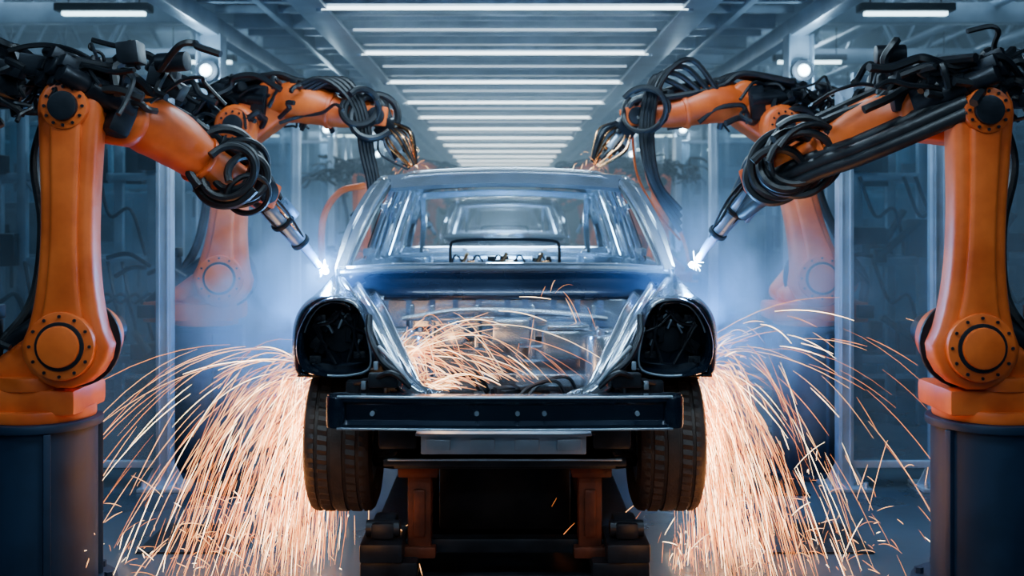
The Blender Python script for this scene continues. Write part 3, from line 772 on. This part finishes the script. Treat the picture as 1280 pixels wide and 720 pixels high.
# columns, cabinets, ducts, racks in the hall
rg=random.Random(5)
for s in (-1,1):
    for Y in (9.0,15.0,21.0,27.0):
        bm=bmesh.new();x=s*(2.36)
        box2(bm,(x-.10,Y-.1,0),(x-.085,Y+.1,3.05),.003);box2(bm,(x+.085,Y-.1,0),(x+.10,Y+.1,3.05),.003);box2(bm,(x-.09,Y-.008,0),(x+.09,Y+.008,3.05),0)
        box2(bm,(x-.16,Y-.16,0),(x+.16,Y+.16,.025),.005)
        finish(bm,'steel_column','beam')
    # jig gantries: square-tube frames hung with clamps, cylinders and pipework beside the line
    for Y,x0,x1,h in ((8.6,2.7,4.7,2.7),(11.2,2.8,5.6,2.9),(15.6,2.9,6.5,3.0),(19.5,2.8,6.5,3.0)):
        e=empty('tooling_frame',(s*(x0+x1)/2,Y,0));bm=bmesh.new();b2=bmesh.new()
        for yy in (Y,Y+.7):
            x=x0
            while x<=x1+.01:
                box2(bm,(s*x-.035,yy-.035,0),(s*x+.035,yy+.035,h),.006);x+=(x1-x0)/4
            for z in (.5,1.25,1.9,h-.05):box2(bm,(s*x0,yy-.03,z-.03),(s*x1,yy+.03,z+.03),.005)
        for k in range(4):
            a=x0+(x1-x0)*k/4;b=x0+(x1-x0)*(k+1)/4
            if k%2:tube(bm,[(s*a,Y,1.25),(s*b,Y,1.9)],.018,seg=6,n=0)
        for k in range(26):
            x=s*rg.uniform(x0,x1);z=rg.choice([.5,1.25,1.9])+rg.uniform(.03,.2);yy=Y+rg.choice([0,.7])-.05
            box(b2,(x,yy,z),(rg.uniform(.06,.3),rg.uniform(.06,.2),rg.uniform(.08,.35)),.01)
            if k%3==0:cyl(b2,(x,yy-.05,z),(x+rg.uniform(-.3,.3),yy-.05,z+rg.uniform(.1,.4)),.03,seg=12)
        for k in range(9):
            x=s*rg.uniform(x0,x1);z=rg.choice([1.25,1.9]);tube(b2,[(x,Y-.05,z),(x+.1,Y-.12,z-.3),(x+.25,Y-.1,z-.25),(x+.35,Y-.05,z-.6)],.014,seg=6)
        finish(bm,'frame','beam',e);finish(b2,'clamps_and_valves','dark',e)
    for Y,x in ((9.9,3.4),(9.8,4.4),(10.0,5.5),(13.0,3.4),(13.2,4.5),(18,3.4),(18,4.8),(23,3.6)):
        e=empty('control_cabinet',(s*x,Y,0));bm=bmesh.new()
        h=rg.uniform(1.4,2.15);box2(bm,(s*x-.4,Y-.25+.6,.1),(s*x+.4,Y+.25+.6,h),.015);Y+=.6;box2(bm,(s*x-.37,Y-.265,.16),(s*x-.01,Y-.24,h-.06),.01);box2(bm,(s*x+.01,Y-.265,.16),(s*x+.37,Y-.24,h-.06),.01)
        finish(bm,'enclosure','cab',e)
        bm=bmesh.new();box2(bm,(s*x-.4,Y-.24,0),(s*x+.4,Y+.24,.1),.0)
        for q in (-.06,.06):box2(bm,(s*x+q-.012,Y-.285,.95),(s*x+q+.012,Y-.262,1.15),.004)
        box2(bm,(s*x-.32,Y-.275,h-.45),(s*x-.08,Y-.262,h-.2),.004)
        for k in range(8):box2(bm,(s*x+.06,Y-.272,.3+k*.035),(s*x+.32,Y-.264,.315+k*.035),0)
        finish(bm,'plinth_and_handles','dark',e)
    # pipe runs
    e=empty('overhead_pipe_run',(s*4,10,4));bm=bmesh.new()
    for k in range(7):
        x=s*rg.uniform(2.7,7);z=rg.uniform(3.5,5.2);cyl(bm,(x,2,z),(x,36,z),rg.uniform(.03,.12),seg=14)
    for Y in (8,11,14,17,20,24,28,32):
        box2(bm,(s*2.6,Y,3.5),(s*9.8,Y+.15,3.7),.01);box2(bm,(s*2.6,Y,4.9),(s*9.8,Y+.15,5.1),.01)
        for k in range(6):tube(bm,[(s*(2.6+k*1.2),Y+.07,3.7),(s*(3.2+k*1.2),Y+.07,4.9)],.03,seg=6,n=0);tube(bm,[(s*(3.8+k*1.2),Y+.07,3.7),(s*(3.2+k*1.2),Y+.07,4.9)],.03,seg=6,n=0)
    finish(bm,'pipes_and_trusses','beam',e)
    # bay lamps
    e=empty('bay_light_row',(s*4,18,4));bm=bmesh.new();b2=bmesh.new()
    for Y in (9.5,12.5,16,20,24,29):
        for x in (3.4,5.2,7.4):
            z=3.3
            box2(bm,(s*x-.35,Y-.03,z),(s*x+.35,Y+.03,z+.03),.005);box2(b2,(s*x-.4,Y-.08,z+.03),(s*x+.4,Y+.08,z+.1),.01)
            for q in (-.3,.3):cyl(b2,(s*x+q,Y,z+.1),(s*x+q,Y,z+.4),.006,seg=6)
    finish(bm,'lamps','hbay',e);finish(b2,'reflectors','dark',e)
    # storage racks
    for Y,x in ((16.9,7.5),(22,6.0),(26,5.0),(31,4)):
        e=empty('parts_rack',(s*x,Y,0));bm=bmesh.new();b2=bmesh.new()
        for q in (-1,1):
            for w in (-.4,.4):box2(bm,(s*x+q*1.2-.04,Y+w-.04,0),(s*x+q*1.2+.04,Y+w+.04,3.0),.005)
        for z in (.4,1.2,2.0,2.8):
            box2(bm,(s*x-1.2,Y-.42,z-.05),(s*x+1.2,Y+.42,z),.005)
            k=-1.1
            while k<1.0:
                w=rg.uniform(.2,.45);h=rg.uniform(.2,.6);box2(b2,(s*x+k,Y-.3,z),(s*x+k+w,Y+.3,z+min(h,.5)),.01);k+=w+.05
        finish(bm,'rack_frame','navy',e);finish(b2,'bins','cab',e)
# ---------------------------------------------------------------- repeat station further down the line
def dup(e,off):
    n=bpy.data.objects.new(e.name,None);n.location=e.location+off;n.empty_display_size=.2;COL.objects.link(n)
    for c in list(e.children):
        o=bpy.data.objects.new(c.name,c.data);COL.objects.link(o);o.parent=n;o.matrix_parent_inverse=c.matrix_parent_inverse.copy()
        for md in c.modifiers:
            m2=o.modifiers.new(md.name,md.type);m2.thickness=md.thickness;m2.offset=md.offset
for k in (1,2):
    off=V((0,9.4*k,0))
    dup(CE,off);dup(KE,off)
    for r in RB:dup(r,off)
# ---------------------------------------------------------------- hanging hoses by rear robots
e=empty('hanging_hose_bundle',(-1,6.9,2));bm=bmesh.new()
for k in range(4):
    d=k*9
    tube(bm,[P(350+d,120,6.9),P(400+d,98,6.85),P(440+d/2,130,6.8),P(452+d/2,190,6.8),P(462+d/3,245,6.8),P(440,270+d,6.9)],.016,seg=8)
finish(bm,'hoses','black',e)
bm=bmesh.new()
tube(bm,[P(455,232,7.3),P(425,240,7.2),P(405,270,7.2),P(402,315,7.2),P(408,345,7.3)],.022,seg=8)
finish(bm,'orange_hose','orange',e)
e=empty('hanging_hose_bundle',(1,6.9,2));bm=bmesh.new()
for k in range(4):
    d=k*9
    tube(bm,[P(905-d,125,6.9),P(865-d,75+d,6.85),P(828-d/2,100,6.8),P(815-d/2,160,6.8),P(822-d/3,225,6.8),P(850,262+d,6.9)],.018,seg=8)
finish(bm,'hoses','black',e)
bm=bmesh.new()
tube(bm,[P(800,150,7.2),P(812,230,7.2),P(850,290,7.2),P(862,330,7.3)],.012,seg=8)
tube(bm,[P(790,165,7.1),P(797,220,7.1),P(825,270,7.1),P(850,300,7.2)],.008,seg=8)
finish(bm,'orange_hose','orange',e)
# ---------------------------------------------------------------- sparks
def sparkset(name,groups,zmin=.006):
    e=empty(name,(groups[0][0][0],groups[0][0][1],groups[0][0][2]))
    bms={'sparkA':bmesh.new(),'sparkB':bmesh.new(),'sparkC':bmesh.new()}
    rg=random.Random(len(name)+int(groups[0][0][0]*100))
    for src,n,vx,vy,vz,jit,lo,hi,rad in groups:
        for k in range(n):
            p0=V(src)+V((rg.gauss(0,jit),rg.gauss(0,jit),rg.gauss(0,jit*.6)))
            a=rg.random();v=V((vx[0]+(vx[1]-vx[0])*a**1.35,rg.uniform(*vy),rg.uniform(*vz)))
            g=9.8*rg.uniform(.75,1.1)
            tf=(v.z+math.sqrt(max(0,v.z**2+2*g*max(.01,p0.z-zmin))))/g
            t0=rg.uniform(0,.9)*tf if rg.random()<.85 else 0
            dt=lo+(hi-lo)*rg.random()**2;t1=min(tf,t0+dt)
            if t1-t0<.01:continue
            N=8;pts=[]
            wob=V((rg.uniform(-.02,.02),0,rg.uniform(-.02,.02)))
            for i in range(N):
                t=t0+(t1-t0)*i/(N-1);pts.append(p0+v*t+V((0,0,-.5*g*t*t))+wob*math.sin(t*9))
            pts=[p for p in pts if p.z>zmin-.01]
            if len(pts)<3:continue
            w=rg.uniform(.4,1.15)*rad
            m=rg.choices(['sparkA','sparkB','sparkC'],[.40,.45,.15])[0]
            tube(bms[m],pts,[w*.3,w,w*.9,w*.3],seg=3,n=0)
    for k,b in bms.items():finish(b,k.replace('spark','streaks_'),k,e)
R=.0014
L0=P(388,470,5.4);R0=P(884,465,5.4)
sparkset('welding_sparks',[
 (L0,700,(-.02,-1.55),(-1.9,.4),(-1.2,.8),.07,.03,.20,R),
 (L0+V((.06,0,-.15)),620,(.15,-1.1),(-2.0,.0),(-2.0,.0),.08,.03,.15,R),
 (L0+V((0,0,.08)),60,(-.8,-2.8),(-.8,.6),(.2,1.3),.04,.12,.42,R),
 (P(290,700,5.1),260,(-1.6,1.3),(-.6,.6),(.2,1.8),.28,.02,.12,R)])
sparkset('welding_sparks',[
 (R0,640,(.02,1.25),(-1.9,.4),(-1.2,.8),.07,.03,.20,R),
 (R0+V((-.03,0,-.15)),600,(-.05,.9),(-2.0,.0),(-2.0,.0),.08,.03,.15,R),
 (R0+V((0,0,.08)),75,(.7,3.0),(-.8,.6),(.2,1.9),.04,.06,.26,R),
 (P(990,700,5.1),260,(-1.3,1.5),(-.6,.6),(.2,1.8),.28,.02,.12,R),
 (P(1230,560,5.0),10,(-1.0,1.0),(-.5,.3),(.2,1.5),.2,.06,.14,R),
 (P(856,712,5.1),60,(-.25,.25),(-.4,.4),(.8,2.0),.02,.04,.18,R)])
sparkset('welding_sparks',[
 (P(500,450,4.95),170,(.2,2.5),(-.2,.4),(.0,2.0),.02,.06,.30,.0011),
 (P(530,488,4.75),150,(.1,1.8),(0,.6),(.0,.9),.03,.05,.24,.0011),
 (P(690,365,5.45),8,(-.6,.8),(-.2,.1),(.3,1.0),.02,.06,.14,.001)],.87)
for tp,s_ in ((P(516,208,6.8),-1),(P(744,206,6.8),1)):
    sparkset('welding_sparks',[(tp,26,(-.8,.8),(-.5,.5),(-.2,1.2),.01,.02,.09,.0012)],1.86)
# ---------------------------------------------------------------- arcs, smoke
for i,(t,c) in enumerate(((P(404,336,5.6),1),(P(868,328,5.6),-1))):
    bm=bmesh.new();ball(bm,t+V((c*.012,0,-.012)),.016)
    for k in range(14):
        a=V((rg.gauss(0,1),rg.gauss(0,1),rg.gauss(0,1))).normalized()
        tube(bm,[t+a*.008,t+a*rg.uniform(.02,.06)],[.0016,.0005],seg=4,n=0)
    finish(bm,'welding_arc_flame','arc')
def volmat(name,dens,col,sc,thr,R0=1.0):
    m=bpy.data.materials.new(name);m.use_nodes=True;nt=m.node_tree;nt.nodes.clear()
    o=nt.nodes.new('ShaderNodeOutputMaterial');p=nt.nodes.new('ShaderNodeVolumePrincipled')
    p.inputs['Color'].default_value=(*col,1);p.inputs['Anisotropy'].default_value=.15
    tc=nt.nodes.new('ShaderNodeTexCoord')
    n=nt.nodes.new('ShaderNodeTexNoise');n.inputs['Scale'].default_value=sc;n.inputs['Detail'].default_value=4;n.inputs['Distortion'].default_value=.8
    nt.links.new(tc.outputs['Object'],n.inputs['Vector'])
    ln=nt.nodes.new('ShaderNodeVectorMath');ln.operation='LENGTH';nt.links.new(tc.outputs['Object'],ln.inputs[0])
    mr=nt.nodes.new('ShaderNodeMapRange');mr.interpolation_type='SMOOTHSTEP';mr.inputs['From Min'].default_value=R0;mr.inputs['From Max'].default_value=.1;mr.inputs['To Min'].default_value=0;mr.inputs['To Max'].default_value=1
    nt.links.new(ln.outputs['Value'],mr.inputs[0])
    m2=nt.nodes.new('ShaderNodeMapRange');m2.inputs['From Min'].default_value=thr;m2.inputs['From Max'].default_value=.66;m2.inputs['To Max'].default_value=dens
    nt.links.new(n.outputs['Fac'],m2.inputs[0])
    mu=nt.nodes.new('ShaderNodeMath');mu.operation='MULTIPLY';nt.links.new(mr.outputs[0],mu.inputs[0]);nt.links.new(m2.outputs[0],mu.inputs[1])
    nt.links.new(mu.outputs[0],p.inputs['Density']);nt.links.new(p.outputs[0],o.inputs['Volume']);return m
vm=volmat('welding_smoke_volume',3.6,(.62,.80,1),2.1,.42)
for x in (-1.25,1.25):
    bm=bmesh.new();bmesh.ops.create_icosphere(bm,subdivisions=3,radius=1.0)
    ob=finish(bm,'welding_smoke_cloud',vm);ob.location=(x,6.0,1.05);ob.scale=(.85,.8,.9);ob.rotation_euler=(0,0,.6 if x>0 else 0)
# thin airborne haze filling the hall beyond the station
hm=bpy.data.materials.new('hall_haze_volume');hm.use_nodes=True;nt=hm.node_tree;nt.nodes.clear()
o=nt.nodes.new('ShaderNodeOutputMaterial');p=nt.nodes.new('ShaderNodeVolumeScatter');p.inputs['Color'].default_value=(.7,.87,1,1);p.inputs['Density'].default_value=.032;p.inputs['Anisotropy'].default_value=.1
nt.links.new(p.outputs[0],o.inputs['Volume'])
bm=bmesh.new();box2(bm,(-9.9,7.3,.03),(9.9,37.9,7.4),0);finish(bm,'hall_haze',hm)
# ---------------------------------------------------------------- lights
def light(name,typ,loc,en,col,size=.1,sy=None,rot=None):
    l=bpy.data.lights.new(name,typ);l.energy=en;l.color=col
    if typ=='AREA':
        l.shape='RECTANGLE' if sy else 'SQUARE';l.size=size
        if sy:l.size_y=sy
    else:l.shadow_soft_size=size
    o=bpy.data.objects.new(name,l);o.location=loc;COL.objects.link(o)
    if rot:o.rotation_euler=rot
    return o
cool=(.58,.82,1)
for y,en in ((-1.0,50),(1.4,55),(3.75,65),(6.1,75),(8.45,80),(13.1,95),(20.2,110),(29,110)):
    light('gantry_lamp','AREA',(0,y,3.13),en,cool,2.7,.06)
for s in (-1,1):
    for Y,en in ((2.0,90),(11.0,130),(18,130),(27,130)):  # nearest, camera-side pair is added fill for robot and car fronts
        light('bay_lamp_and_fill_light','AREA',(s*4.6,Y,4.6),en,(.46,.74,1),2.0,.8)
    # lamps added on the steel columns to light the gantry undersides and haze
    for Y in (9.0,15.0,21.0):
        e=empty('added_column_lamp',(s*2.36,Y-.1,2.75));bm=bmesh.new();cyl(bm,(s*2.36,Y-.10,2.75),(s*2.36,Y-.14,2.75),.09,bev=.01);finish(bm,'base','dark',e)
        bm=bmesh.new();ball(bm,(s*2.36,Y-.16,2.75),.05,(1,.6,1));finish(bm,'globe','hbay',e)
        light('added_column_lamp_light','POINT',(s*2.36,Y-.3,2.75),24,(.5,.78,1),.06)
    t=P(404,336,5.6) if s<0 else P(868,328,5.6)
    light('weld_arc_and_fill_light','POINT',t+V((0,-.04,.02)),52,(.16,.46,1),.03)
    light('weld_arc_and_fill_light','POINT',V((s*1.2,6.35,1.0)),34,(.10,.38,1),.1)  # added blue fill that makes the smoke glow; no arc at this spot
    light('spark_glow_and_fill_light','POINT',V((s*1.05,4.75,.4)),6,(1,.40,.12),.15)
    light('spark_glow_and_fill_light','POINT',V((s*.62,4.3,.3)),1.6,(1,.40,.12),.1)  # added warm fill ahead of the tyres
light('bay_spark_light','POINT',P(545,455,5.0),1.5,(1,.45,.15),.05)
light('cabin_fill_light','POINT',(0,7.4,1.5),44,(.36,.68,1),.12)  # added cool fill to brighten the cabin; no weld burns in here
light('cabin_fill_light','POINT',(0,16.8,1.5),44,(.36,.68,1),.12)  # same added fill inside the next car
w=bpy.data.worlds.new('hall_ambient');scene.world=w;w.use_nodes=True
w.node_tree.nodes['Background'].inputs[0].default_value=(.02,.045,.08,1);w.node_tree.nodes['Background'].inputs[1].default_value=.5
# ---------------------------------------------------------------- camera
cd=bpy.data.cameras.new('camera');cam=bpy.data.objects.new('camera',cd);COL.objects.link(cam)
cam.location=(0,0,HC);cam.rotation_euler=(math.pi/2,0,0)
cd.sensor_width=36;cd.lens=36*F/1280;cd.shift_x=9/1280;cd.shift_y=-90/1280
cd.dof.use_dof=True;cd.dof.focus_distance=5.0;cd.dof.aperture_fstop=2.2
cd.clip_end=200
scene.camera=cam
